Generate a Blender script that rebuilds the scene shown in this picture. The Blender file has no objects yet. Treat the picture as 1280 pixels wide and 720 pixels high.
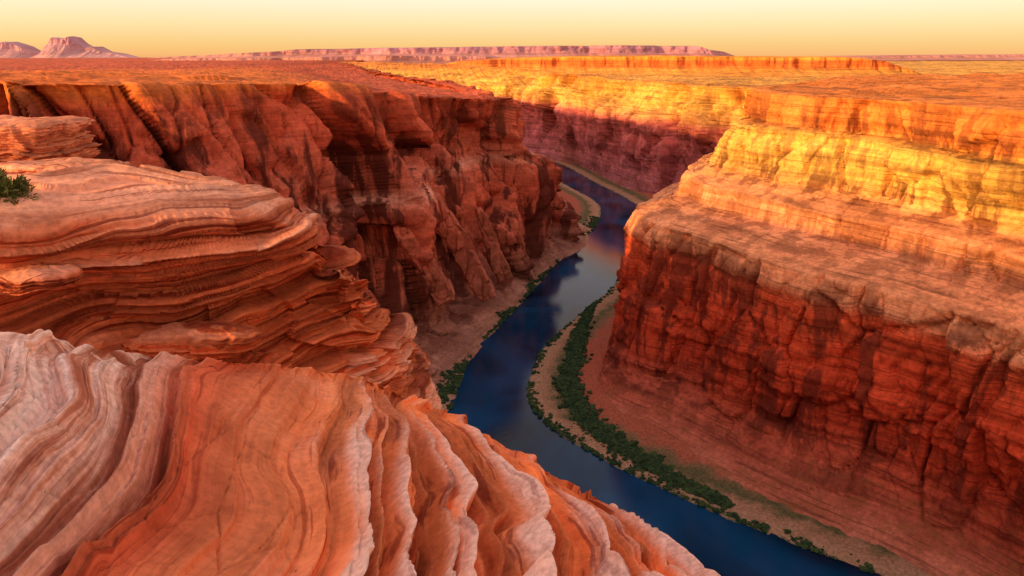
import bpy, math, numpy as np
Q=0.9   # mesh density
rng=np.random.RandomState(7)
# ------------------------------------------------------------------ noise
perm=rng.permutation(256).astype(np.int32); perm=np.concatenate([perm,perm,perm])
G=rng.normal(size=(256,3)); G/=np.linalg.norm(G,axis=1)[:,None]
def perlin(x,y,z=None):
    if z is None: z=np.zeros_like(x)
    xi=np.floor(x).astype(np.int64);yi=np.floor(y).astype(np.int64);zi=np.floor(z).astype(np.int64)
    xf=x-xi;yf=y-yi;zf=z-zi
    u=xf*xf*xf*(xf*(xf*6-15)+10);v=yf*yf*yf*(yf*(yf*6-15)+10);w=zf*zf*zf*(zf*(zf*6-15)+10)
    xi&=255;yi&=255;zi&=255
    def g(a,b,c):
        h=perm[perm[perm[(xi+a)&255]+((yi+b)&255)]+((zi+c)&255)]
        gg=G[h]
        return gg[...,0]*(xf-a)+gg[...,1]*(yf-b)+gg[...,2]*(zf-c)
    x00=g(0,0,0)*(1-u)+g(1,0,0)*u; x10=g(0,1,0)*(1-u)+g(1,1,0)*u
    x01=g(0,0,1)*(1-u)+g(1,0,1)*u; x11=g(0,1,1)*(1-u)+g(1,1,1)*u
    return ((x00*(1-v)+x10*v)*(1-w)+(x01*(1-v)+x11*v)*w)*1.6
def fbm(x,y,z,o=4,ridge=False):
    s=0;a=1;t=0
    for i in range(o):
        n=perlin(x+i*17.3,y-i*9.1,z+i*5.7)
        if ridge: n=1-2*np.abs(n)
        s=s+a*n;t+=a;a*=.5;x=x*2.03;y=y*2.03;z=z*2.03
    return s/t
def hsh(n,seed=0):
    n=np.asarray(n,dtype=np.int64)
    return (perm[(perm[(n+seed*31)&255]+seed*7+(n>>8))&255])/255.0
def steps(w,cell,seed=0,sharp=.18):
    q=w/cell; i=np.floor(q).astype(np.int64); f=q-i
    a=hsh(i,seed);b=hsh(i+1,seed)
    t=np.clip((f-(1-sharp))/sharp,0,1);t=t*t*(3-2*t)
    return a*(1-t)+b*t-.5
def vor(x,y,z,seed=0,tilt=.35):
    xi=np.floor(x).astype(np.int64);yi=np.floor(y).astype(np.int64);zi=np.floor(z).astype(np.int64)
    F1=np.full(x.shape,9.);F2=np.full(x.shape,9.);val=np.zeros(x.shape)
    for a in (-1,0,1):
        for b in (-1,0,1):
            for c in (-1,0,1):
                X=xi+a;Y=yi+b;Z=zi+c
                h=perm[perm[perm[(X+seed)&255]+(Y&255)]+(Z&255)]
                px=X+perm[h+1]/255.;py=Y+perm[h+2]/255.;pz=Z+perm[h+3]/255.
                dx=x-px;dy=y-py;dz=z-pz
                d=dx*dx+dy*dy+dz*dz
                t1=perm[h+5]/127.5-1;t2=perm[h+9]/127.5-1;t3=perm[h+11]/127.5-1
                vv=perm[h+7]/255.-.5+tilt*(t1*dx+t2*dy+t3*dz)
                near=d<F1
                F2=np.where(near,F1,np.minimum(F2,d));val=np.where(near,vv,val);F1=np.where(near,d,F1)
    return np.sqrt(F1),np.sqrt(F2),val
def sstep(a,b,x):
    t=np.clip((x-a)/(b-a),0,1);return t*t*(3-2*t)
# ------------------------------------------------------------------ mesh helpers
def mesh_obj(name,V,F,mat,attrs=None,smooth=True,parent=None):
    V=np.asarray(V,dtype=np.float32);F=np.asarray(F,dtype=np.int32)
    me=bpy.data.meshes.new(name)
    n=len(V);m=len(F);k=F.shape[1]
    me.vertices.add(n);me.vertices.foreach_set('co',V.ravel())
    me.loops.add(m*k);me.loops.foreach_set('vertex_index',F.ravel())
    me.polygons.add(m);me.polygons.foreach_set('loop_start',np.arange(m,dtype=np.int32)*k)
    me.polygons.foreach_set('use_smooth',np.full(m,smooth))
    me.update(calc_edges=True)
    if attrs:
        for a,d in attrs.items():
            at=me.attributes.new(a,'FLOAT','POINT');at.data.foreach_set('value',np.asarray(d,dtype=np.float32).ravel())
    me.materials.append(mat)
    o=bpy.data.objects.new(name,me);bpy.context.collection.objects.link(o)
    if parent: o.parent=parent
    return o
def gridF(nu,nv):
    i=np.arange(nu*nv).reshape(nu,nv)
    return np.stack([i[:-1,:-1],i[1:,:-1],i[1:,1:],i[:-1,1:]],-1).reshape(-1,4)
def catmull(A,t):
    n=len(A);t=np.clip(t,0,n-1-1e-6);i=np.floor(t).astype(int);f=(t-i)
    def g(k):return A[np.clip(k,0,n-1)]
    sh=(-1,)+(1,)*(A.ndim-1);f=f.reshape(sh)
    p0,p1,p2,p3=g(i-1),g(i),g(i+1),g(i+2)
    p0=np.where((i==0).reshape(sh),2*p1-p2,p0);p3=np.where((i>=n-2).reshape(sh),2*p2-p1,p3)
    return p1+.5*f*((p2-p0)+f*((2*p0-5*p1+4*p2-p3)+f*(3*(p1-p2)+p3-p0)))
def lin(A,t):
    n=len(A);t=np.clip(t,0,n-1-1e-6);i=np.floor(t).astype(int);f=(t-i).reshape((-1,)+(1,)*(A.ndim-1))
    return A[i]*(1-f)+A[i+1]*f
def params(A,n):
    d=np.linalg.norm(A[1:]-A[:-1],axis=2)
    r=np.linalg.norm(.5*(A[1:]+A[:-1]),axis=2)
    L=np.median(d/np.maximum(r,8),axis=1)+.02
    c=np.concatenate([[0],np.cumsum(L)]);s=np.linspace(0,c[-1],n)
    return np.interp(s,c,np.arange(len(c)))
def surf(C,nu,nv,rowmode='lin',out=(1,0,0)):
    C=np.array(C,dtype=float);nu=int(nu*Q);nv=int(nv*Q)
    tu=params(C,nu);tv=params(C.transpose(1,0,2),nv)
    A=catmull(C,tu)
    B=A.transpose(1,0,2)
    B=(lin if rowmode=='lin' else catmull)(B,tv)
    P=B.transpose(1,0,2)
    du=np.gradient(P,axis=0);dv=np.gradient(P,axis=1)
    N=np.cross(du,dv)
    N/=np.linalg.norm(N,axis=2)[...,None]+1e-9
    for _ in range(12):
        N[1:-1]=(N[:-2]+N[1:-1]*2+N[2:])/4;N[:,1:-1]=(N[:,:-2]+N[:,1:-1]*2+N[:,2:])/4
    N/=np.linalg.norm(N,axis=2)[...,None]+1e-9
    if (N.reshape(-1,3)@np.array(out)).mean()<0:N=-N
    return P,N,tu,tv
# ------------------------------------------------------------------ materials
def newmat(name):
    m=bpy.data.materials.new(name);m.use_nodes=True;nt=m.node_tree
    b=nt.nodes['Principled BSDF'];b.inputs['Roughness'].default_value=.9
    b.inputs['Specular IOR Level'].default_value=.12
    return m,nt,b
class NB:
    def __init__(s,nt):s.nt=nt
    def n(s,t,**k):
        o=s.nt.nodes.new(t)
        for a,v in k.items():setattr(o,a,v)
        return o
    def l(s,a,b):s.nt.links.new(a,b)
    def val(s,i,v):
        if hasattr(v,'node'):s.l(v,i)
        else:i.default_value=v
    def math(s,op,a,b=0.,c=None):
        o=s.n('ShaderNodeMath',operation=op);s.val(o.inputs[0],a);s.val(o.inputs[1],b)
        if c is not None:s.val(o.inputs[2],c)
        return o.outputs[0]
    def noise(s,vec,scale=1,detail=4,rough=.55,dist=0):
        o=s.n('ShaderNodeTexNoise');s.l(vec,o.inputs['Vector']);o.inputs['Scale'].default_value=scale
        o.inputs['Detail'].default_value=detail;o.inputs['Roughness'].default_value=rough;o.inputs['Distortion'].default_value=dist
        return o.outputs['Fac']
    def ramp(s,fac,stops,interp='LINEAR'):
        o=s.n('ShaderNodeValToRGB');r=o.color_ramp;r.interpolation=interp
        while len(r.elements)<len(stops):r.elements.new(.5)
        for e,(p,c) in zip(r.elements,stops):
            e.position=p;e.color=(c[0],c[1],c[2],1) if not isinstance(c,(int,float)) else (c,c,c,1)
        s.l(fac,o.inputs[0]);return o.outputs['Color']
    def mix(s,fac,a,b,mode='MIX'):
        o=s.n('ShaderNodeMix',data_type='RGBA',blend_type=mode)
        s.val(o.inputs[0],fac)
        for i,v in ((6,a),(7,b)):
            if hasattr(v,'node'):s.l(v,o.inputs[i])
            else:o.inputs[i].default_value=(v[0],v[1],v[2],1)
        return o.outputs[2]
    def comb(s,x,y,z):
        o=s.n('ShaderNodeCombineXYZ');s.val(o.inputs[0],x);s.val(o.inputs[1],y);s.val(o.inputs[2],z);return o.outputs[0]
def rock(name,z0,z1,stops,bk=.5,lat=.02,bandlo=.55,bandhi=1.3,fine=.5,varn=0.,vs=(.08,.012),bump=.6,bdist=1.,pale=None,dark=None,scrub=None,seed=0.,lines=.55,mott=.5,calm=False,cloud=.6,warmlo=False):
    m,nt,b=newmat(name);B=NB(nt)
    at=B.n('ShaderNodeAttribute',attribute_name='strata');S=at.outputs['Fac']
    geo=B.n('ShaderNodeNewGeometry');pos=geo.outputs['Position']
    sx=B.n('ShaderNodeSeparateXYZ');B.l(pos,sx.inputs[0]);X,Y,Z=sx.outputs
    mr=B.n('ShaderNodeMapRange');B.l(S,mr.inputs[0]);mr.inputs[1].default_value=z0;mr.inputs[2].default_value=z1
    col=B.ramp(mr.outputs[0],stops)
    v=B.comb(B.math('MULTIPLY_ADD',S,bk,seed),B.math('MULTIPLY',X,lat),B.math('MULTIPLY',Y,lat))
    band=B.noise(v,1,8,.66)
    strength=1.
    if calm:
        ca=B.n('ShaderNodeAttribute',attribute_name='calm');strength=B.math('SUBTRACT',1.,B.math('MULTIPLY',ca.outputs['Fac'],.72))
    lo=(bandlo*1.15,bandlo*.62,bandlo*.5) if warmlo else bandlo
    col=B.mix(strength,col,B.ramp(band,[(.34,lo),(.44,bandlo*.4+.6),(.5,1.),(.62,bandhi)]),'MULTIPLY')
    v2=B.comb(B.math('MULTIPLY_ADD',S,bk*4.3,seed+7),B.math('MULTIPLY',X,lat*3),B.math('MULTIPLY',Y,lat*3))
    band2=B.noise(v2,1,4,.55)
    ll=(lines*1.2,lines*.7,lines*.6) if warmlo else lines
    ln=B.ramp(band2,[(.38,ll),(.43,1.),(.6,1.),(.68,1.15)])
    col=B.mix(strength,col,ln,'MULTIPLY')
    n2=B.noise(pos,fine,10,.68)
    col=B.mix(mott,col,B.ramp(n2,[(.38,.5),(.5,1.),(.62,1.4)]),'MULTIPLY')
    n4=B.noise(pos,fine*.07,4,.6)
    col=B.mix(cloud,col,B.ramp(n4,[(.35,(.74,.62,.58)),(.65,(1.22,1.28,1.3))]),'MULTIPLY')
    if pale is not None:
        pa=B.n('ShaderNodeAttribute',attribute_name='pale')
        pf=B.math('MULTIPLY',pa.outputs['Fac'],B.ramp(band,[(.40,.05),(.52,1.)]))
        col=B.mix(pf,col,B.mix(1.,pale,B.mix(.5,B.ramp(n2,[(.38,.7),(.62,1.15)]),ln,'MULTIPLY'),'MULTIPLY'))
    if varn>0:
        vv=B.comb(B.math('MULTIPLY',X,vs[0]),B.math('MULTIPLY',Y,vs[0]),B.math('MULTIPLY',Z,vs[1]))
        vn=B.noise(vv,1,7,.62)
        wt=B.n('ShaderNodeAttribute',attribute_name='wall')
        vf=B.math('MULTIPLY',B.ramp(vn,[(.48,0.),(.55,1.)]),B.math('MULTIPLY',wt.outputs['Fac'],varn))
        col=B.mix(vf,col,dark or (.09,.017,.011))
    if scrub is not None:
        wt=B.n('ShaderNodeAttribute',attribute_name='wall')
        sf=B.math('MULTIPLY',B.ramp(B.noise(pos,scrub,6,.75),[(.5,0.),(.6,.6)]),B.math('SUBTRACT',1.,wt.outputs['Fac']))
        col=B.mix(sf,col,(.25,.09,.03))
    B.l(col,b.inputs['Base Color'])
    hgt=B.math('ADD',B.math('MULTIPLY',B.math('ADD',band,B.math('MULTIPLY',band2,.35)),strength),B.math('MULTIPLY',n2,.9))
    bp=B.n('ShaderNodeBump');bp.inputs['Strength'].default_value=bump;bp.inputs['Distance'].default_value=bdist
    B.l(hgt,bp.inputs['Height']);B.l(bp.outputs[0],b.inputs['Normal'])
    return m
# ------------------------------------------------------------------ canyon walls
def wall(name,cols,outs,wts,mat,out,nu,nv,amp=1.,seed=0,vx=38.,vz=70.,zwarp=8.,blk=12.,led=3.,joint=6.,shear=0.,b2=.55,b3=.2,tilt=.5,jw=3.,alc=0.,cw=.035):
    C=[list(o)+list(c) for o,c in zip(outs,cols)]
    P,N,tu,tv=surf(C,nu,nv,'lin',out)
    no=len(outs[0])
    rows=[0.]*no+list(wts)
    W=np.interp(tv,np.arange(len(rows)),rows)[None,:]*np.ones((P.shape[0],1))
    X,Y,Z=P[...,0]+seed*131,P[...,1],P[...,2]
    wz=Z+zwarp*fbm(X/220,Y/220,Z/300,3)
    jx=jw*fbm(X/15,Y/15,Z/40,2)
    A_=(X+jx+shear*Z)/vx;B_=(Y+jx)/vx
    f1,f2,val=vor(A_,B_,wz/vz,seed,tilt)
    g1,g2,val2=vor(A_*2.7,B_*2.7,wz/(vz*.4),seed+3,tilt)
    h1,h2,val3=vor(A_*8,B_*8,wz/(vz*.13),seed+6,.5)
    crack=np.exp(-((f2-f1)/cw)**2);crack2=np.exp(-((g2-g1)/(cw*1.4))**2)
    d=blk*1.5*val+blk*b2*val2+blk*b3*val3-crack*joint-crack2*joint*.35
    if alc: d-=alc*sstep(.12,.5,fbm(X/60,Y/60,Z/45,3))
    d+=led*(2.2*steps(wz,23.,seed,.08)+1.6*steps(wz+2*fbm(X/30,Y/30,Z/30,2),7.5,seed+1,.12)+.9*steps(wz,3.1,seed+2,.25))
    d+=.7*fbm(X/6,Y/6,Z/6,4)
    tal=(1-W)
    Wd=W**.8
    NH=N.copy();NH[...,2]*=.12
    P2=P+NH*(d*Wd*amp)[...,None]
    r=np.sqrt(P[...,0]**2+Y*Y)
    rel=fbm(X/60,Y/60,Z/60,5)*3.0+fbm(X/7,Y/7,Z/7,3)*1.1
    onp=(tv[None,:]<no)
    P2[...,2]+=rel*tal*np.clip(r/700,.4,3)*np.where(onp,.8,1.)
    pl=fbm(X/180,Y/180,Z*0,4)*16
    P2[...,2]+=np.where(onp,tal*(np.floor(pl/2.5)*2.5-pl*.3)*np.clip((r-250)/400,0,1.)*.55,0)
    st=(P2[...,2]*.35+wz*.65)
    return mesh_obj(name,P2.reshape(-1,3),gridF(*P.shape[:2]),mat,{'strata':st,'wall':W})
def z3(xy,zs):return [(a[0],a[1],z) for a,z in zip(xy,zs)]
Lxy=[[(-477,401),(-512,416),(-509,403),(-495,387),(-492,381),(-518,404)],
[(-368,434),(-378,432),(-379,422),(-372,406),(-379,404),(-410,430)],
[(-286,462),(-291,457),(-291,442),(-288,425),(-290,427),(-310,465)],
[(-241,513),(-241,497),(-239,483),(-234,464),(-239,481),(-236,513)],
[(-199,598),(-190,571),(-179,541),(-174,549),(-162,537),(-145,538)],
[(-156,646),(-152,659),(-139,618),(-136,634),(-122,605),(-85,522)],
[(-113,756),(-109,769),(-96,723),(-90,723),(-85,692),(-54,592)],
[(-66,815),(-55,841),(-41,840),(-32,844),(-28,800),(-10,738)],
[(-8,900),(0,961),(17,963),(30,964),(33,949),(60,952)],
[(-5,979),(6,995),(41,1070),(73,1094),(88,1102),(130,1102)]]
Lz=[(-13,-52,-84,-120,-165,-235),(-15,-54,-88,-126,-175,-250),(-17,-57,-95,-132,-185,-270),(-20,-65,-108,-150,-215,-290),
(-22,-78,-125,-185,-240,-296),(-28,-90,-138,-205,-262,-299),(-42,-105,-142,-215,-280,-300),(-48,-105,-165,-240,-280,-300),
(-56,-120,-160,-225,-282,-300),(-62,-130,-165,-235,-285,-300)]
L=[z3(a,z) for a,z in zip(Lxy,Lz)]
L.append([(-90,1250,-50),(-70,1260,-130),(-40,1290,-170),(20,1310,-240),(60,1340,-285),(135,1400,-300)])
L.append([(-300,1700,-45),(-280,1700,-130),(-250,1720,-170),(-150,1760,-240),(-60,1820,-285),(40,1900,-300)])
o1=[(-640,520),(-500,560),(-400,600),(-350,660),(-290,740),(-240,800),(-200,900),(-150,960),(-100,1040),(-70,1110),(-160,1330),(-350,1780)]
o2=[(-1700,1000),(-1400,1300),(-1200,1700),(-1050,2000),(-950,2300),(-900,2600),(-880,2800),(-860,2900),(-850,3000),(-850,3150),(-850,3350),(-850,3600)]
o3=[(-9000,5000),(-9000,9000),(-8000,14000),(-7000,16000),(-6500,20000),(-6000,22000),(-5500,24000),(-5300,26000),(-5200,27000),(-5100,28000),(-5050,29000),(-5000,30000)]
Lo=[[(*c,-62),(*b,-40),(*a,z[0]+2)] for a,b,c,z in zip(o1,o2,o3,Lz+[(-50,),(-45,)])]
mL=rock('red_cliff_rock',-300,-10,[(0,(.42,.20,.14)),(.10,(.46,.17,.11)),(.25,(.60,.15,.085)),(.45,(.64,.13,.065)),(.54,(.66,.16,.09)),(.58,(.74,.30,.20)),(.61,(.64,.16,.09)),(.8,(.60,.11,.055)),(.91,(.60,.10,.04)),(.95,(.78,.18,.035)),(1,(.80,.17,.03))],
 bk=.16,lat=.01,bandlo=.78,bandhi=1.15,fine=.25,varn=.9,vs=(.035,.005),bump=.7,bdist=1.4,scrub=.08,lines=.78,mott=.45)
wall('canyon_wall',L,Lo,[.5,1,1,1,.85,0],mL,(1,-.4,.2),1100,620,seed=1,blk=29,vx=60,vz=180,joint=15,led=.9,shear=.34,b2=.45,b3=.13,tilt=1.0,jw=1.2,alc=14.,cw=.05)
# leaning buttress fins at the foot of the left wall
def fin(c,A,Bv,Cv,seed,n=150,pw=6.):
    th=np.linspace(0,2*np.pi,n);ph=np.linspace(-np.pi/2,np.pi/2,n*2)
    T,Pp=np.meshgrid(th,ph,indexing='ij')
    x=np.cos(T)*np.cos(Pp);y=np.sin(T)*np.cos(Pp);z=np.sin(Pp)
    r=(np.abs(x)**pw+np.abs(y)**pw+np.abs(z)**pw)**(-1/pw)
    x,y,z=x*r,y*r,z*r
    tp=(.8-.25*z)
    P=np.array(c)+z[...,None]*np.array(A)+(x*tp)[...,None]*np.array(Bv)+(y*tp)[...,None]*np.array(Cv)
    X,Y,Z=P[...,0],P[...,1],P[...,2]
    f1,f2,vv=vor(X/16+seed,Y/16,Z/40,seed,.9);k=(.25*vv+.10*fbm(X/10+seed,Y/10,Z/10,5)-.10*np.exp(-((f2-f1)/.05)**2))*np.cos(Pp)**.4
    P=P+(x*k)[...,None]*np.array(Bv)*1.3+(y*k)[...,None]*np.array(Cv)*1.3
    P[...,2]+=3*fbm(X/8,Y/8,Z/8+seed,4)
    return mesh_obj('rock_buttress',P.reshape(-1,3),gridF(n,n*2),mL,{'strata':P[...,2]*.3-175,'wall':np.full(T.size,.35)})
fin((-58,716,-203),(-28,-26,66),(13,4,2),(4,-15,-4),3)
fin((-92,668,-205),(-20,-22,48),(11,3,2),(3,-14,-4),5)
fin((-24,800,-225),(-16,-20,52),(10,4,2),(4,-12,-4),8)
# right wall
Rxy=[[(240,695),(229,664),(198,650),(117,626),(92,596),(83,574),(77,543)],
[(252,606),(246,583),(216,561),(156,523),(147,522),(132,483),(125,447)],
[(280,550),(280,541),(254,499),(194,445),(194,445),(192,413),(191,376)],
[(299,487),(298,474),(284,449),(228,405),(237,398),(241,374),(236,338)],
[(309,443),(303,425),(300,407),(255,364),(269,359),(278,340),(270,300)],
[(317,406),(320,394),(315,369),(278,325),(294,313),(307,296),(303,263)],
[(345,344),(345,336),(342,322),(305,273),(320,255),(345,244),(350,213)]]
Rz=[(-34,-60,-98,-150,-275,-290,-300),(-33,-58,-98,-150,-270,-288,-300),(-33,-60,-98,-150,-262,-286,-300),(-33,-62,-98,-150,-256,-284,-300),
(-33,-63,-100,-150,-252,-282,-300),(-33,-64,-100,-150,-246,-278,-300),(-33,-64,-100,-150,-240,-278,-300)]
def rfix(c):
    c=np.array(c,float);c[0]*=.965;c[1]*=.98;c[2]*=1.035
    cap=c[1].copy();cap[2]+=1
    d=(c[3]-c[2])
    bench=c[1]+np.array([d[0],d[1],0])*.14+np.array([0,0,-3])
    fl=lambda k,dz:tuple(c[2]+d*k+np.array([0,0,dz]))
    return [tuple(c[0]),tuple(cap),tuple(bench),tuple(c[2]),fl(.38,8),fl(.42,-7),fl(.96,6),tuple(c[3]+np.array([0,0,-5])),tuple(c[4]),tuple(c[5]),tuple(c[6])]
R=[z3(a,z) for a,z in zip(Rxy,Rz)]
R0=[(300,800,-34),(290,800,-60),(262,800,-98),(200,790,-150),(190,790,-275),(180,800,-290),(160,830,-300)]
R00=[(440,1050,-40),(430,1050,-60),(400,1040,-98),(350,1000,-150),(330,1010,-275),(310,1020,-290),(280,1060,-300)]
R8=[(500,194,-33),(495,190,-60),(490,180,-98),(450,130,-150),(465,110,-240),(490,100,-278),(500,60,-300)]
R=[rfix(c) for c in [R00,R0]+R+[R8]]
q1=[(520,1080),(380,830),(340,740),(350,660),(380,600),(400,520),(410,470),(420,425),(450,350),(620,200)]
q2=[(1600,1800),(1500,1450),(1500,1300),(1500,1150),(1500,1000),(1500,850),(1500,700),(1500,600),(1500,450),(1600,250)]
q3=[(22000,14000),(22000,10500),(22000,9000),(22000,8000),(22000,7000),(22000,5500),(22000,4500),(22000,3500),(22000,2000),(22000,500)]
Ro=[[(*c,-62),(*b,-48),(*a,-30)] for a,b,c in zip(q1,q2,q3)]
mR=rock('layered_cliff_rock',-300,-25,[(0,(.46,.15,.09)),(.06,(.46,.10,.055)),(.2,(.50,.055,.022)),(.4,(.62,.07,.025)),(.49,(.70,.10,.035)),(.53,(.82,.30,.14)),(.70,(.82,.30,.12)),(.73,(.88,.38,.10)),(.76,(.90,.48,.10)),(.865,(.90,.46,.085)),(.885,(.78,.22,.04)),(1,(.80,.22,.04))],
 bk=.2,lat=.006,bandlo=.58,bandhi=1.2,fine=.35,varn=.8,vs=(.055,.008),bump=.8,bdist=1.2,scrub=.1,lines=.58,mott=.45,dark=(.09,.014,.009))
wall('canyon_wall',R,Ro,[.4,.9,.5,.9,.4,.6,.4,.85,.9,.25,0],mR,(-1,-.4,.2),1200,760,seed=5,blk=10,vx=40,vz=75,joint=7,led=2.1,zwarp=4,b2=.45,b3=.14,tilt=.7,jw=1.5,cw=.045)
# far wall
Fd=[[(-900,3700,-35),(-860,3400,-45),(-820,3200,-60),(-800,3000,-90),(-790,2900,-120)],
[(-519,3265,-35),(-440,2746,-95),(-212,2278,-180),(-197,2150,-260),(-192,2080,-300)],
[(-121,2661,-40),(-53,2306,-100),(0,2208,-130),(36,2120,-220),(67,2040,-300)],
[(125,2195,-52),(137,2110,-80),(139,1960,-105),(157,1920,-200),(186,1895,-300)],
[(246,1790,-58),(244,1730,-98),(239,1645,-130),(252,1611,-220),(270,1542,-300)],
[(343,1577,-58),(339,1527,-95),(333,1457,-125),(344,1450,-198),(361,1414,-300)],
[(399,1337,-58),(403,1328,-90),(395,1273,-115),(405,1264,-180),(434,1243,-300)],
[(520,1214,-58),(518,1210,-90),(512,1197,-115),(520,1180,-180),(534,1150,-300)],
[(900,1000,-58),(890,990,-90),(880,980,-115),(880,960,-180),(880,930,-300)]]
fo=[[(-7000,30000,-70),(-1600,6500,-75),(-950,4300,-45)],[(-6000,30000,-70),(-900,6500,-80),(-500,3700,-50)],[(0,30000,-70),(0,6300,-85),(-50,3000,-62)],[(5000,29000,-70),(700,6000,-85),(250,2600,-74)],
[(10000,28000,-70),(1200,5500,-85),(400,2150,-74)],[(16000,24000,-70),(1800,5000,-85),(520,1950,-74)],[(22000,20000,-70),(2500,4500,-85),(700,1800,-74)],[(25000,14000,-70),(3000,3000,-75),(900,1700,-66)],
[(26000,7000,-70),(4000,1500,-75),(1200,1100,-66)]]
mF=rock('haze_tinted_cliff_rock',-300,-35,[(0,(.42,.13,.14)),(.3,(.50,.12,.12)),(.6,(.58,.13,.10)),(.66,(.80,.32,.09)),(.75,(.90,.44,.08)),(.88,(.88,.36,.06)),(.95,(.84,.25,.04)),(1,(.84,.25,.04))],  # strata colours with purple distance haze mixed in
 bk=.1,lat=.003,bandlo=.6,bandhi=1.25,fine=.1,varn=.45,vs=(.02,.003),bump=.9,bdist=3.,scrub=.03)
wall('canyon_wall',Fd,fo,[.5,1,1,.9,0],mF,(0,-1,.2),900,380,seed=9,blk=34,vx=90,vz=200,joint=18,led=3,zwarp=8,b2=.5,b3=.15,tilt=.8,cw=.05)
# near rim (carries the viewpoint)
NR=[(60,-260),(22,-70),(2,-14),(-32,10),(-85,70),(-210,210),(-370,370)]
ND=[(1,0),(1,0),(.8,.4),(.7,.7),(.7,.7),(.7,.7),(.7,.7)]
NC=[[(x,y,-9-(i>3)*2),(x+dx*12,y+dy*12,-50),(x+dx*22,y+dy*22,-150),(x+dx*70,y+dy*70,-300)] for i,((x,y),(dx,dy)) in enumerate(zip(NR,ND))]
NO=[[(-2500+i*60,-900+i*220,-8),(-500+x*.6-20,y*.7-60-i*8,-9),(x-30,y-8,-8)] for i,(x,y) in enumerate(NR)]
wall('canyon_wall',NC,NO,[0,.8,1,.3],mL,(1,.3,.2),260,160,seed=12,blk=5,joint=3)
# ------------------------------------------------------------------ foreground rock 1
K1=[[(-13.6,14.1),(-12.3,11.9),(-11.7,10.3),(-10.6,8.5),(-8.6,6.0)],[(-11.5,15.1),(-10.3,12.5),(-9.6,10.5),(-8.8,8.4),(-8.0,6.2)],
[(-10.8,17.0),(-8.9,12.7),(-8.1,10.0),(-7.5,8.0),(-7.2,6.5)],[(-9.7,18.2),(-7.7,13.0),(-7.0,10.3),(-6.7,8.5),(-6.5,7.2)],
[(-8.3,20.8),(-6.8,14.9),(-5.9,11.3),(-5.5,9.2),(-5.0,7.6)],[(-6.4,23.9),(-4.9,17.5),(-4.0,13.3),(-3.6,10.1),(-3.5,8.3)],
[(-4.9,25.7),(-3.0,19.2),(-2.1,14.6),(-1.9,11.4),(-1.8,9.1)],[(-2.9,26.3),(-.6,20.),(0,16.),(.1,12.7),(0,9.9)],
[(0,24.8),(1.5,20.4),(1.9,17.1),(1.9,14.1),(1.7,11.)],[(2.6,22.4),(3.4,19.8),(3.8,17.7),(3.8,15.4),(3.6,12.1)],
[(3.6,22.5),(4.6,20.3),(5.2,18.6),(5.4,17.3),(5.6,13.9)]]
K1z=[(-6.2,-6,-6,-6,-6),(-7,-6.8,-6.6,-6.4,-6.2),(-8.2,-7.6,-7.1,-6.8,-6.6),(-9,-8.4,-8,-7.7,-7.5),(-10.5,-9.6,-8.8,-8.3,-8),
(-12.5,-11.3,-10.3,-9.3,-8.8),(-14.2,-13,-11.6,-10.5,-9.8),(-15.5,-14.2,-13,-11.7,-10.7),(-16.3,-15.3,-14.2,-13,-11.8),(-16.6,-15.9,-15.2,-14.2,-13),(-17.5,-17,-16.4,-16,-15)]
C=[]
for a,z in zip(K1,K1z):
    c=z3(a,z);t=c[0]
    C.append([(t[0]+1,t[1]+5,t[2]-22),(t[0]+.3,t[1]+1.6,t[2]-2.6)]+c+[(c[-1][0]*.9+.3,1.,c[-1][2]-.3),(c[-1][0]*.9,-14.,-9.)])
e=C[0];C.insert(0,[(p[0]-16,p[1]-1,p[2]-1) for p in e])
e=C[-1];C.append([(p[0]+3,p[1]+2.,p[2]-7) for p in e]);C.append([(p[0]+7,p[1]+3.,p[2]-40) for p in e])
P,N,tu,tv=surf(C,1400,800,'cat',(0,0,1))
X,Y,Z=P[...,0],P[...,1],P[...,2]
a=(tu[:,None]-1)*np.ones((1,P.shape[1]))
a=a+.40*fbm(X/6,Y/6,Z/6,2)+.05*fbm(X/1.6,Y/1.6,Z/1.6,2)+.35*fbm(X/20+3,Y/20,Z/20,2)
def saw(q,sh=.22):
    i=np.floor(q);f=q-i
    up=np.clip(f/(1-sh),0,1);dn=np.clip((1-f)/sh,0,1)
    return np.where(f<1-sh,up**1.35,dn*dn*(3-2*dn))-.5
def rsaw(q,sh,seed):
    i=np.floor(q).astype(np.int64);f=q-i
    am=.35+1.1*(hsh(i,seed)*(1-f)+hsh(i+1,seed)*f)
    return saw(q,sh)*am
big=sstep(3.3,2.9,a)
ribs=sstep(4.3,4.9,a)
mid=1-np.maximum(big,ribs)
aw=a+.18*np.sin(a*2.1)
edgem=(.35+.65*sstep(2.0,3.4,tv[None,:]))*np.ones_like(a)
lenm=(.85+.8*fbm(X/4,Y/4,Z/4,2))*edgem
d=big*edgem*(-.95*rsaw(aw*1.35+.2,.09,4)-.22*rsaw(aw*4.3,.2,5)+.05*steps(a,.07,3,.3))
d+=ribs*lenm*(1.0*rsaw(aw*1.35,.30,6)+.68*rsaw(aw*3.1+.3,.32,7)+.28*rsaw(aw*7.3,.33,8)+.10*steps(a,.05,8,.4))
d+=mid*(.20*steps(a,.24,5,.15)+.05*steps(a,.06,2,.4))
d+=.25*fbm(X/3,Y/3,Z/3,2)+.035*fbm(X/.4,Y/.4,Z/.4,4)
f1,f2,vv=vor(X/2.6+a,Y/5.,Z/3.,9);d-=.08*np.exp(-((f2-f1)/.015)**2)*(1-ribs*.6)
T=np.gradient(P,axis=0);T/=np.linalg.norm(T,axis=2)[...,None]+1e-9
P2=P+N*d[...,None]+T*(d*.45*ribs-d*.35*big)[...,None]
pale=sstep(3.0,1.6,a)*.92+.7*sstep(.05,.45,d)*ribs
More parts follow.
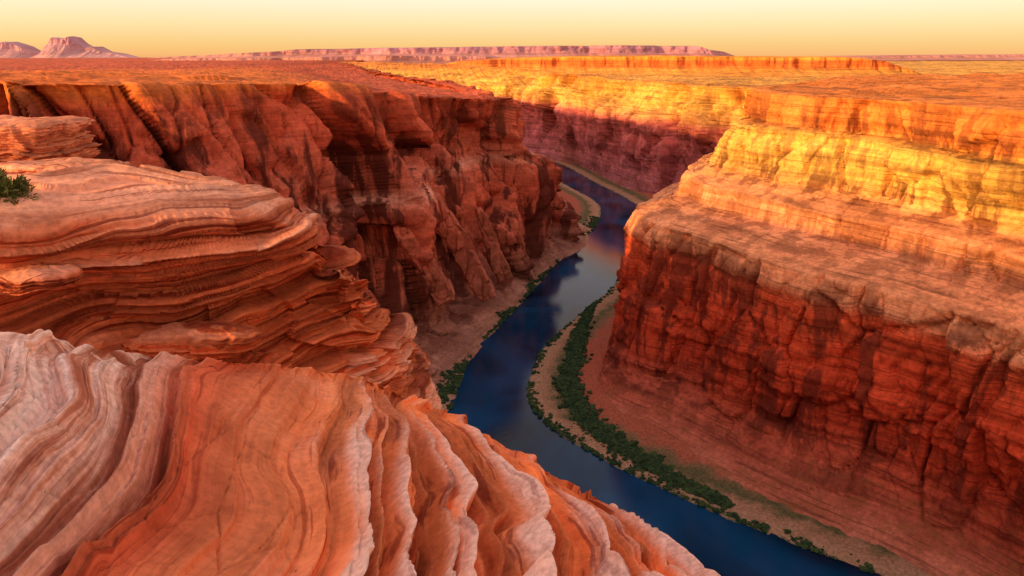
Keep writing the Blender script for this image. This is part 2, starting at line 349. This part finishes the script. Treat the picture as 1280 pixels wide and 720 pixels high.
pale=np.clip(pale+sstep(-.1,.4,fbm(X/4,Y/4,Z/4,3))*.10,0,1)
calm=np.clip(mid*.7+.1+big*.2,0,1)
mK1=rock('swirled_sandstone',0,11,[(0,(.68,.26,.15)),(.22,(.66,.19,.09)),(.28,(.56,.10,.04)),(.36,(.72,.19,.075)),(.45,(.76,.21,.075)),(.52,(.76,.19,.06)),(.7,(.74,.16,.045)),(1,(.70,.14,.04))],
 bk=2.6,lat=.06,bandlo=.32,bandhi=1.38,fine=4.,bump=.55,bdist=.06,pale=(.96,.64,.53),lines=.38,mott=.28,calm=True,cloud=.7,warmlo=True)
mesh_obj('sandstone_outcrop',P2.reshape(-1,3),gridF(*P.shape[:2]),mK1,{'strata':a,'pale':pale,'calm':calm})
# ------------------------------------------------------------------ foreground rock 2 (ledges)
K2=[[(-30.8,33.7),(-25.0,26.5),(-26.6,27.8),(-25.5,25.9),(-24.2,24.2)],[(-24.4,31.5),(-21.7,27.4),(-23.5,29.1),(-22.9,27.7),(-22.2,26.3)],
[(-21.5,34.4),(-19.4,30.2),(-20.2,30.9),(-20.6,30.6),(-19.7,28.5)],[(-17.5,35.4),(-16.,31.7),(-16.6,32.2),(-17.,32.1),(-16.7,30.7)],
[(-13.2,34.9),(-12.9,33.2),(-14.1,33.9),(-14.3,33.5),(-13.8,32.3)],[(-10.9,35.6),(-11.4,34.4),(-13.1,35.8),(-13.4,35.),(-12.1,33.3)],
[(-11.4,37.9),(-10.8,38.),(-11.5,37.1),(-11.2,35.8),(-10.3,34.5)],[(-9.7,38.3),(-8.6,37.8),(-9.4,37.2),(-9.3,37.),(-8.4,36.2)],
[(-8.8,42.),(-8.6,41.4),(-8.1,40.8),(-6.9,39.6),(-5.9,39.2)]]
K2z=[(-6,-7.2,-9,-10.5,-11.5),(-6,-7.6,-9.6,-11.2,-12.5),(-6,-7.8,-9.8,-12.4,-14),(-6.6,-8.2,-10.2,-13,-15.5),(-7.8,-9,-11.2,-13.8,-16.8),
(-9.2,-10,-11.8,-14.4,-17.8),(-12,-12.8,-14.5,-16,-19),(-13,-14,-15.6,-17.6,-20.5),(-17,-18.5,-20,-21.5,-24)]
C=[]
for i,(a_,z) in enumerate(zip(K2,K2z)):
    c=z3(a_,z);t=c[0];l=c[-1]
    C.append([(t[0]-3,t[1]+12,t[2]-16),(t[0]-.6,t[1]+4,t[2]-(1.2 if i<5 else 2.))]+c+[(l[0]+1,l[1]-2,l[2]-4),(l[0]+5,l[1]-1,l[2]-25)])
e=C[-1];C.append([(p[0]+1,p[1]+4,p[2]-5) for p in e]);C.append([(p[0]+4,p[1]+9,p[2]-30) for p in e])
P,N,tu,tv=surf(C,1150,800,'cat',(.3,-.5,.5))
X,Y,Z=P[...,0],P[...,1],P[...,2]
s=Z-.10*(X+20)+1.9*fbm(X/10,Y/10,Z/7,2)+.14*fbm(X/2.5,Y/2.5,Z/2,2)+.7*np.sin(X*.35+1)+.12*(Y-30)
H=N.copy();H[...,2]*=.25
face=sstep(.97,.7,np.abs(N[...,2]))*.75+.25
def bed(q,cell,seed):
    k=q/cell;i=np.floor(k).astype(np.int64);f=k-i
    return (hsh(i,seed)-.5)+.55*(f**1.5-.4)*(1-sstep(.9,1.,f))
d=face*(1.7*bed(s,1.5,4)+.75*bed(s,.52,7)+.28*bed(s,.19,2)+.08*steps(s,.07,6,.35))
d+=.5*fbm(X/3,Y/3,Z/3,3)+.06*fbm(X/.7,Y/.7,Z/.7,4)
f1,f2,vv=vor(X/4.,Y/4.,Z/2.5,4);d+=.9*vv*face
P2=P+H*d[...,None]
P2[...,2]+=(1-face)*(1.0*steps(s,.5,3,.08)+.3*steps(s,.17,5,.2))
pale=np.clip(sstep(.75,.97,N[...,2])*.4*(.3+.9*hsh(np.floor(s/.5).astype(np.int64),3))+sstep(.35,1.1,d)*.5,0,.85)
mK2=rock('ledge_sandstone',-24,-5,[(0,(.70,.15,.05)),(.5,(.70,.16,.055)),(.75,(.70,.17,.07)),(1,(.72,.23,.115))],
 bk=1.7,lat=.03,bandlo=.32,bandhi=1.35,fine=2.6,bump=.7,bdist=.12,pale=(.90,.54,.38),lines=.38,mott=.38,warmlo=True)
mesh_obj('sandstone_ledges',P2.reshape(-1,3),gridF(*P.shape[:2]),mK2,{'strata':s,'pale':pale})
def boulder(name,c,sz,rot,seed,pw=4.,n=160,pl=.5):
    th=np.linspace(0,2*np.pi,n*2);ph=np.linspace(-np.pi/2,np.pi/2,n)
    T,Pp=np.meshgrid(th,ph,indexing='ij')
    x=np.cos(T)*np.cos(Pp);y=np.sin(T)*np.cos(Pp);z=np.sin(Pp)
    r=(np.abs(x)**pw+np.abs(y)**pw+np.abs(z)**pw)**(-1/pw)
    x,y,z=x*r,y*r,z*r
    X=x*sz[0];Y=y*sz[1];Z=z*sz[2]
    s=Z+.3*fbm(X/2+seed,Y/2,Z/2,2)+.08*X
    k=.30*bed(s,.6,seed)+.16*bed(s,.2,seed+2)+.22*fbm(X/1.2+seed*3,Y/1.2,Z/1.2,5)
    f1,f2,vv=vor(X/1.6+seed,Y/1.6,Z/1.2,seed);k=k+.3*vv
    k=k*np.cos(Pp)**.5
    X=X+x*k*1.5;Y=Y+y*k*1.5;Z=Z+.3*fbm(X/2,Y/2,Z+seed*5,4)
    cr,sr=math.cos(rot),math.sin(rot)
    V=np.stack([X*cr-Y*sr+c[0],X*sr+Y*cr+c[1],Z+c[2]],-1).reshape(-1,3)
    return mesh_obj(name,V,gridF(n*2,n),mK2,{'strata':(s+c[2]).ravel(),'pale':np.clip(sstep(.3,.9,z),0,1).ravel()*pl})
boulder('sandstone_boulder',(-35.3,47.,-5.8),(5.0,3.5,1.6),.05,3,9,pl=.05)
boulder('sandstone_slab',(-25.6,38.,-6.5),(3.3,2.2,.8),.1,5,4,pl=.2)
boulder('sandstone_slab',(-16.2,31.2,-13.8),(3.4,1.3,.8),.15,8,2.3,pl=.3)
boulder('sandstone_slab',(-21.8,28.4,-9.5),(1.8,1.1,.45),-.1,11,3.4,pl=.3)
# ------------------------------------------------------------------ river, valley floor
RC=np.array([(700,-60,60),(480,100,58),(330,200,55),(240,250,54),(155,312,50),(80,380,43),(20,445,41),(-12,500,38),(-18,560,33),(-5,650,33),(35,750,37),(85,865,48),(130,1000,50),(180,1160,36),(222,1320,42),(215,1450,38),(165,1650,40),(100,1930,42),(0,2100,40),(-250,2250,40),(-700,2300,40)],float)
t=np.linspace(0,len(RC)-1,500);RS=catmull(RC,t)
def river_d(X,Y):
    D=np.full(X.shape,1e9)
    for i in range(0,len(RS)-1):
        p,q=RS[i],RS[i+1];e=q[:2]-p[:2];l2=(e@e)
        k=np.clip(((X-p[0])*e[0]+(Y-p[1])*e[1])/l2,0,1)
        dx=X-(p[0]+k*e[0]);dy=Y-(p[1]+k*e[1])
        D=np.minimum(D,np.hypot(dx,dy)-(p[2]+(q[2]-p[2])*k))
    return D
gx=np.concatenate([[-9000,-3000,-900],np.linspace(-420,560,int(330*Q)),[900,3000,12000]])
gy=np.concatenate([[-3000,-600],np.linspace(60,1200,int(440*Q)),np.linspace(1206,2400,int(180*Q)),[3500,9000,30000]])
X,Y=np.meshgrid(gx,gy,indexing='ij')
D=river_d(X,Y)
Dn=D+5*fbm(X/40,Y/40,X*0,3)+2*fbm(X/9,Y/9,X*0,2)
Zf=np.where(Dn<0,-300+Dn*.25,-300+np.minimum(Dn*.11,6)+np.clip(Dn-40,0,60)*.12)
Zf=np.maximum(Zf,-304)+np.where(Dn>2,fbm(X/12,Y/12,X*0,4)*1.3,0)
mf,nt,b=newmat('valley_floor');B=NB(nt)
at=B.n('ShaderNodeAttribute',attribute_name='bank');geo=B.n('ShaderNodeNewGeometry');pos=geo.outputs['Position']
n1=B.noise(pos,.06,7,.7);n2=B.noise(pos,.5,6,.7)
df=B.math('ADD',at.outputs['Fac'],B.math('MULTIPLY_ADD',n1,40.,-20.))
mr=B.n('ShaderNodeMapRange');B.l(df,mr.inputs[0]);mr.inputs[1].default_value=-5;mr.inputs[2].default_value=95
col=B.ramp(mr.outputs[0],[(0,(.10,.06,.04)),(.04,(.16,.13,.06)),(.10,(.48,.26,.15)),(.22,(.44,.21,.12)),(.32,(.12,.11,.045)),(.42,(.26,.14,.07)),(.5,(.46,.12,.065)),(1,(.48,.10,.055))])
col=B.mix(.8,col,B.ramp(n2,[(.36,.55),(.64,1.35)]),'MULTIPLY')
B.l(col,b.inputs['Base Color'])
bp=B.n('ShaderNodeBump');bp.inputs['Distance'].default_value=1.5;B.l(n2,bp.inputs['Height']);B.l(bp.outputs[0],b.inputs['Normal'])
mesh_obj('ground',np.stack([X,Y,Zf],-1).reshape(-1,3),gridF(*X.shape),mf,{'bank':D})
mw,nt,b=newmat('river_water');B=NB(nt)
b.inputs['Roughness'].default_value=.05;b.inputs['Specular IOR Level'].default_value=.40;b.inputs['IOR'].default_value=1.33
geo=B.n('ShaderNodeNewGeometry');pos=geo.outputs['Position']
n1=B.noise(pos,.007,4,.55,.6)
B.l(B.ramp(n1,[(.38,(.001,.010,.026)),(.62,(.004,.055,.14))]),b.inputs['Base Color'])
n2=B.noise(pos,.3,5,.65)
bp=B.n('ShaderNodeBump');bp.inputs['Strength'].default_value=.3;bp.inputs['Distance'].default_value=.25;B.l(n2,bp.inputs['Height']);B.l(bp.outputs[0],b.inputs['Normal'])
e=np.gradient(RS[:,:2],axis=0);e/=np.linalg.norm(e,axis=1)[:,None];nn=np.stack([-e[:,1],e[:,0]],-1)
ks=np.linspace(-1,1,9)
V=np.stack([np.concatenate([RS[:,:2]+nn*(RS[:,2:3]+10)*k,np.full((len(RS),1),-300.)],1) for k in ks],1)
mesh_obj('river',V.reshape(-1,3),gridF(len(RS),9),mw)
# ------------------------------------------------------------------ riverside shrubs
def ico():
    import bmesh
    bm=bmesh.new();bmesh.ops.create_icosphere(bm,subdivisions=2,radius=1)
    v=np.array([x.co[:] for x in bm.verts]);f=np.array([[q.index for q in p.verts] for p in bm.faces]);bm.free();return v,f
iv,if_=ico()
pts=[]
for k in range(17000):
    i=rng.randint(90,340);p=RS[i];s_=1 if rng.rand()<.7 else -1
    off=p[2]+abs(rng.normal())*(9 if s_==1 else 3.5)+.3
    q=p[:2]+nn[i]*s_*off+rng.normal(size=2)*1.2
    pts.append((q[0],q[1],.4+rng.rand()**2*1.4,s_))
ST=catmull(np.array([(104,800,4),(78,700,7),(66,630,9),(54,570,9),(62,512,9),(86,466,8),(118,425,5),(152,392,3)],float),np.linspace(0,7,200))
for k in range(7000):
    i=rng.randint(0,200);p=ST[i];q=p[:2]+rng.normal(size=2)*p[2]*.55
    pts.append((q[0],q[1],.45+rng.rand()**2*1.7,0))
pts=np.array(pts)
dd=river_d(pts[:,0],pts[:,1])
den=fbm(pts[:,0]/25,pts[:,1]/25,pts[:,0]*0,3)
keep=(dd>.6)&((den>-.15)|(pts[:,3]==0))&((pts[:,3]!=-1)|(rng.rand(len(pts))<.35))
pts=pts[keep];dd=dd[keep]
sel=rng.permutation(len(pts))[:13000];pts=pts[sel];dd=dd[sel]
VV=[];FF=[];off=0;TT=[]
for (x,y,r,s_),d0 in zip(pts,dd):
    z=-300+min(d0*.11,6)+max(d0-40,0)*.12
    v=iv*(r*(1+.38*rng.normal(size=(len(iv),1))))*np.array([1.2,1.2,.8])+np.array([x,y,z+r*.4])
    VV.append(v);FF.append(if_+off);off+=len(iv);TT.append(np.full(len(iv),rng.rand()))
def leafmat(name,c1,c2,sc):
    m,nt,b=newmat(name);B=NB(nt)
    at=B.n('ShaderNodeAttribute',attribute_name='tint');geo=B.n('ShaderNodeNewGeometry')
    f=B.math('ADD',B.math('MULTIPLY',at.outputs['Fac'],.6),B.math('MULTIPLY',B.noise(geo.outputs['Position'],sc,3),.5))
    B.l(B.ramp(f,[(.2,c1),(.9,c2)]),b.inputs['Base Color']);return m
mg=leafmat('riverside_foliage',(.012,.035,.018),(.06,.09,.03),.8)
mesh_obj('riverside_shrubs',np.concatenate(VV),np.concatenate(FF),mg,{'tint':np.concatenate(TT)},smooth=False)
def shrub(name,c,rad,n,seed):
    r=np.random.RandomState(seed);V=[];F=[];T=[]
    for i in range(n):
        d=r.normal(size=3);d[2]=abs(d[2]);d/=np.linalg.norm(d)
        p=np.array(c)+d*np.array(rad)*(r.rand()**.4)*(1+.25*math.sin(d[0]*9+d[1]*7))
        a=r.normal(size=3)+d*1.2;a/=np.linalg.norm(a);b_=np.cross(a,r.normal(size=3));b_/=np.linalg.norm(b_)
        l=.12+.14*r.rand();w=.035
        k=len(V);V+=[p-b_*w,p+b_*w,p+a*l+b_*w*.6,p+a*l-b_*w*.6];F.append([k,k+1,k+2,k+3]);T+=[r.rand()]*4
    for i in range(60):
        d=r.normal(size=3);d[2]=abs(d[2])+.2;d/=np.linalg.norm(d);p0=np.array(c)-np.array([0,0,.1]);p1=np.array(c)+d*np.array(rad)*.9
        b_=np.cross(d,[0,0,1.]);b_/=np.linalg.norm(b_)+1e-6;k=len(V);V+=[p0-b_*.03,p0+b_*.03,p1+b_*.01,p1-b_*.01];F.append([k,k+1,k+2,k+3]);T+=[0]*4
    mesh_obj(name,np.array(V),np.array(F),leafmat('desert_shrub_leaf',(.05,.055,.015),(.20,.19,.05),3.),{'tint':np.array(T)},smooth=False)
shrub('desert_shrub',(-23.4,30.3,-6.6),(1.3,.9,1.4),5000,3)
# ------------------------------------------------------------------ distant mesas and mountains
def ridge(name,line,mat,front=600,seed=0,nu=700,nv=60,amp=120,cliff=.5,back=1500):
    A=np.array(line,float);nu=int(nu*Q);t=params(A[:,None,:3],nu);L_=lin(A,t)
    k=np.linspace(0,1,nv)
    prof=np.interp(k,[0,.3,.55,.7,.8,1],[0,cliff*.6,cliff,.97,1.,1.]) 
    dist=np.interp(k,[0,.3,.55,.7,.8,1],[0,.5,.8,.88,1.,1+back/front])*front
    X=L_[:,0:1]+0*k;Y=L_[:,1:2]+dist[None,:];Z=L_[:,2:3]+(L_[:,3:4]-L_[:,2:3])*prof[None,:]
    w=np.interp(k,[0,.3,.8,1],[.3,1,1,.2])
    Y=Y+amp*w*(fbm(X/(amp*4)+seed,Z/900,X*0,5,True))+amp*.25*w*fbm(X/(amp*.5),Z/200,X*0+seed,3)
    H=(L_[:,3:4]-L_[:,2:3])
    Z=Z+H*.05*fbm(X/(amp*2),Y/(amp*2),X*0+3,4)*prof
    return mesh_obj(name,np.stack([X,Y,Z],-1).reshape(-1,3),gridF(nu,nv),mat,{'strata':Z.ravel(),'wall':np.ones(Z.size)})
mM=rock('haze_tinted_mesa_rock',-80,130,[(0,(.64,.26,.18)),(.4,(.58,.23,.20)),(.7,(.46,.19,.24)),(1,(.60,.28,.28))],bk=.05,lat=.0008,bandlo=.75,bandhi=1.1,fine=.006,bump=.5,bdist=20.,lines=.75,mott=.4)  # atmospheric haze is painted into these mesa colours
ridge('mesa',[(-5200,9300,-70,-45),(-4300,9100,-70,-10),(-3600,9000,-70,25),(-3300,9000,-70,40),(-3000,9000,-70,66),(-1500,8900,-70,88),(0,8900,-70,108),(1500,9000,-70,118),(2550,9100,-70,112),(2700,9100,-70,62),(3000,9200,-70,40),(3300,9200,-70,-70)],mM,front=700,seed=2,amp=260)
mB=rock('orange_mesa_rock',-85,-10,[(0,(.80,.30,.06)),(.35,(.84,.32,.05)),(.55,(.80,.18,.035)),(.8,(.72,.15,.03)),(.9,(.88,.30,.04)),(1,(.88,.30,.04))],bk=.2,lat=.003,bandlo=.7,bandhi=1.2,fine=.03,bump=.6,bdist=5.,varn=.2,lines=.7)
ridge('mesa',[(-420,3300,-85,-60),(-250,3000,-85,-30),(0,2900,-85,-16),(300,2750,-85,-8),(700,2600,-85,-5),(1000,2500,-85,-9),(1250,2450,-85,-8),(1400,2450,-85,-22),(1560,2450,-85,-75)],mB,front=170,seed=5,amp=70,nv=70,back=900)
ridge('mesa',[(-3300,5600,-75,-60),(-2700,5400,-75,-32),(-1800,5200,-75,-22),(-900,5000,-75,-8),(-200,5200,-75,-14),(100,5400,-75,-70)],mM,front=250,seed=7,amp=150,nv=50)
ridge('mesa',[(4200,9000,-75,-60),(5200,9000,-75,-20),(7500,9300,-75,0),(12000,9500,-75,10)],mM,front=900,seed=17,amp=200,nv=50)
mP=rock('haze_tinted_mountain_rock',-80,220,[(0,(.60,.29,.26)),(1,(.52,.25,.29))],bk=.03,lat=.0005,bandlo=.85,bandhi=1.1,fine=.004,bump=.5,bdist=30.,lines=.9,mott=.3)  # mountain colours carry the haze of distance; no haze volume exists
def ux(u,y):return (u-640)/834/1.058*y
mt=[(-60,62),(-20,55),(0,60),(12,66),(20,70),(30,60),(42,51),(58,52),(66,50),(74,57),(82,61),(92,60),(104,65),(120,67),(140,71),(170,73)]
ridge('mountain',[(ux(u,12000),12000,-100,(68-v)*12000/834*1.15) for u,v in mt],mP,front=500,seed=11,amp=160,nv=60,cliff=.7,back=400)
# ------------------------------------------------------------------ light
el=math.radians(12.);az=math.atan2(-.9,-.43)
sd=np.array([math.sin(az)*math.cos(el),math.cos(az)*math.cos(el),math.sin(el)])
from mathutils import Vector
sl=bpy.data.lights.new('sun','SUN');sl.energy=5.0;sl.angle=math.radians(1.2);sl.color=(1.,.66,.26)
so=bpy.data.objects.new('sun',sl);bpy.context.collection.objects.link(so)
so.rotation_euler=Vector(-sd).to_track_quat('-Z','Y').to_euler()
w=bpy.data.worlds.new('World');bpy.context.scene.world=w;w.use_nodes=True;nt=w.node_tree;B=NB(nt)
bg=nt.nodes['Background'];outn=nt.nodes['World Output']
sky=B.n('ShaderNodeTexSky',sky_type='NISHITA');sky.sun_disc=False;sky.sun_elevation=el;sky.sun_rotation=az%(2*math.pi);sky.dust_density=3.
B.l(sky.outputs[0],bg.inputs[0]);bg.inputs[1].default_value=.05
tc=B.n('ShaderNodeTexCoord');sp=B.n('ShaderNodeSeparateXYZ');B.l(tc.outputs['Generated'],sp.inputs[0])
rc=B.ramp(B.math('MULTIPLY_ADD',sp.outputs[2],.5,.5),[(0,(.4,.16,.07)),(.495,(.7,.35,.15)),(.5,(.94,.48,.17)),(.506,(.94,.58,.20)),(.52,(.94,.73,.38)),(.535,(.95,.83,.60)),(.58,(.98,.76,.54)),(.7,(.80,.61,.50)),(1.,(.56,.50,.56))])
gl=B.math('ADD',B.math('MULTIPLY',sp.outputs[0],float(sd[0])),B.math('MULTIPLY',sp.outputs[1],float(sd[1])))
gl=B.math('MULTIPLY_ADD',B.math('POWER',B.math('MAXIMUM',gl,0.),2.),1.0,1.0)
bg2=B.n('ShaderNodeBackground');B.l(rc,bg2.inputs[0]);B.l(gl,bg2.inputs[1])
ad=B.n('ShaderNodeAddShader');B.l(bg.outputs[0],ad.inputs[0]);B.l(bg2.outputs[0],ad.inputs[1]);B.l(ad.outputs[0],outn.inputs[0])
# ------------------------------------------------------------------ camera
cd=bpy.data.cameras.new('camera');cd.sensor_width=36;cd.lens=36*834/1280;cd.clip_start=.1;cd.clip_end=80000
co=bpy.data.objects.new('camera',cd);bpy.context.collection.objects.link(co)
co.rotation_euler=(math.radians(90)-math.atan(292/834),0,0);bpy.context.scene.camera=co
s=bpy.context.scene;s.view_settings.view_transform='Standard';s.view_settings.look='None';s.view_settings.exposure=0
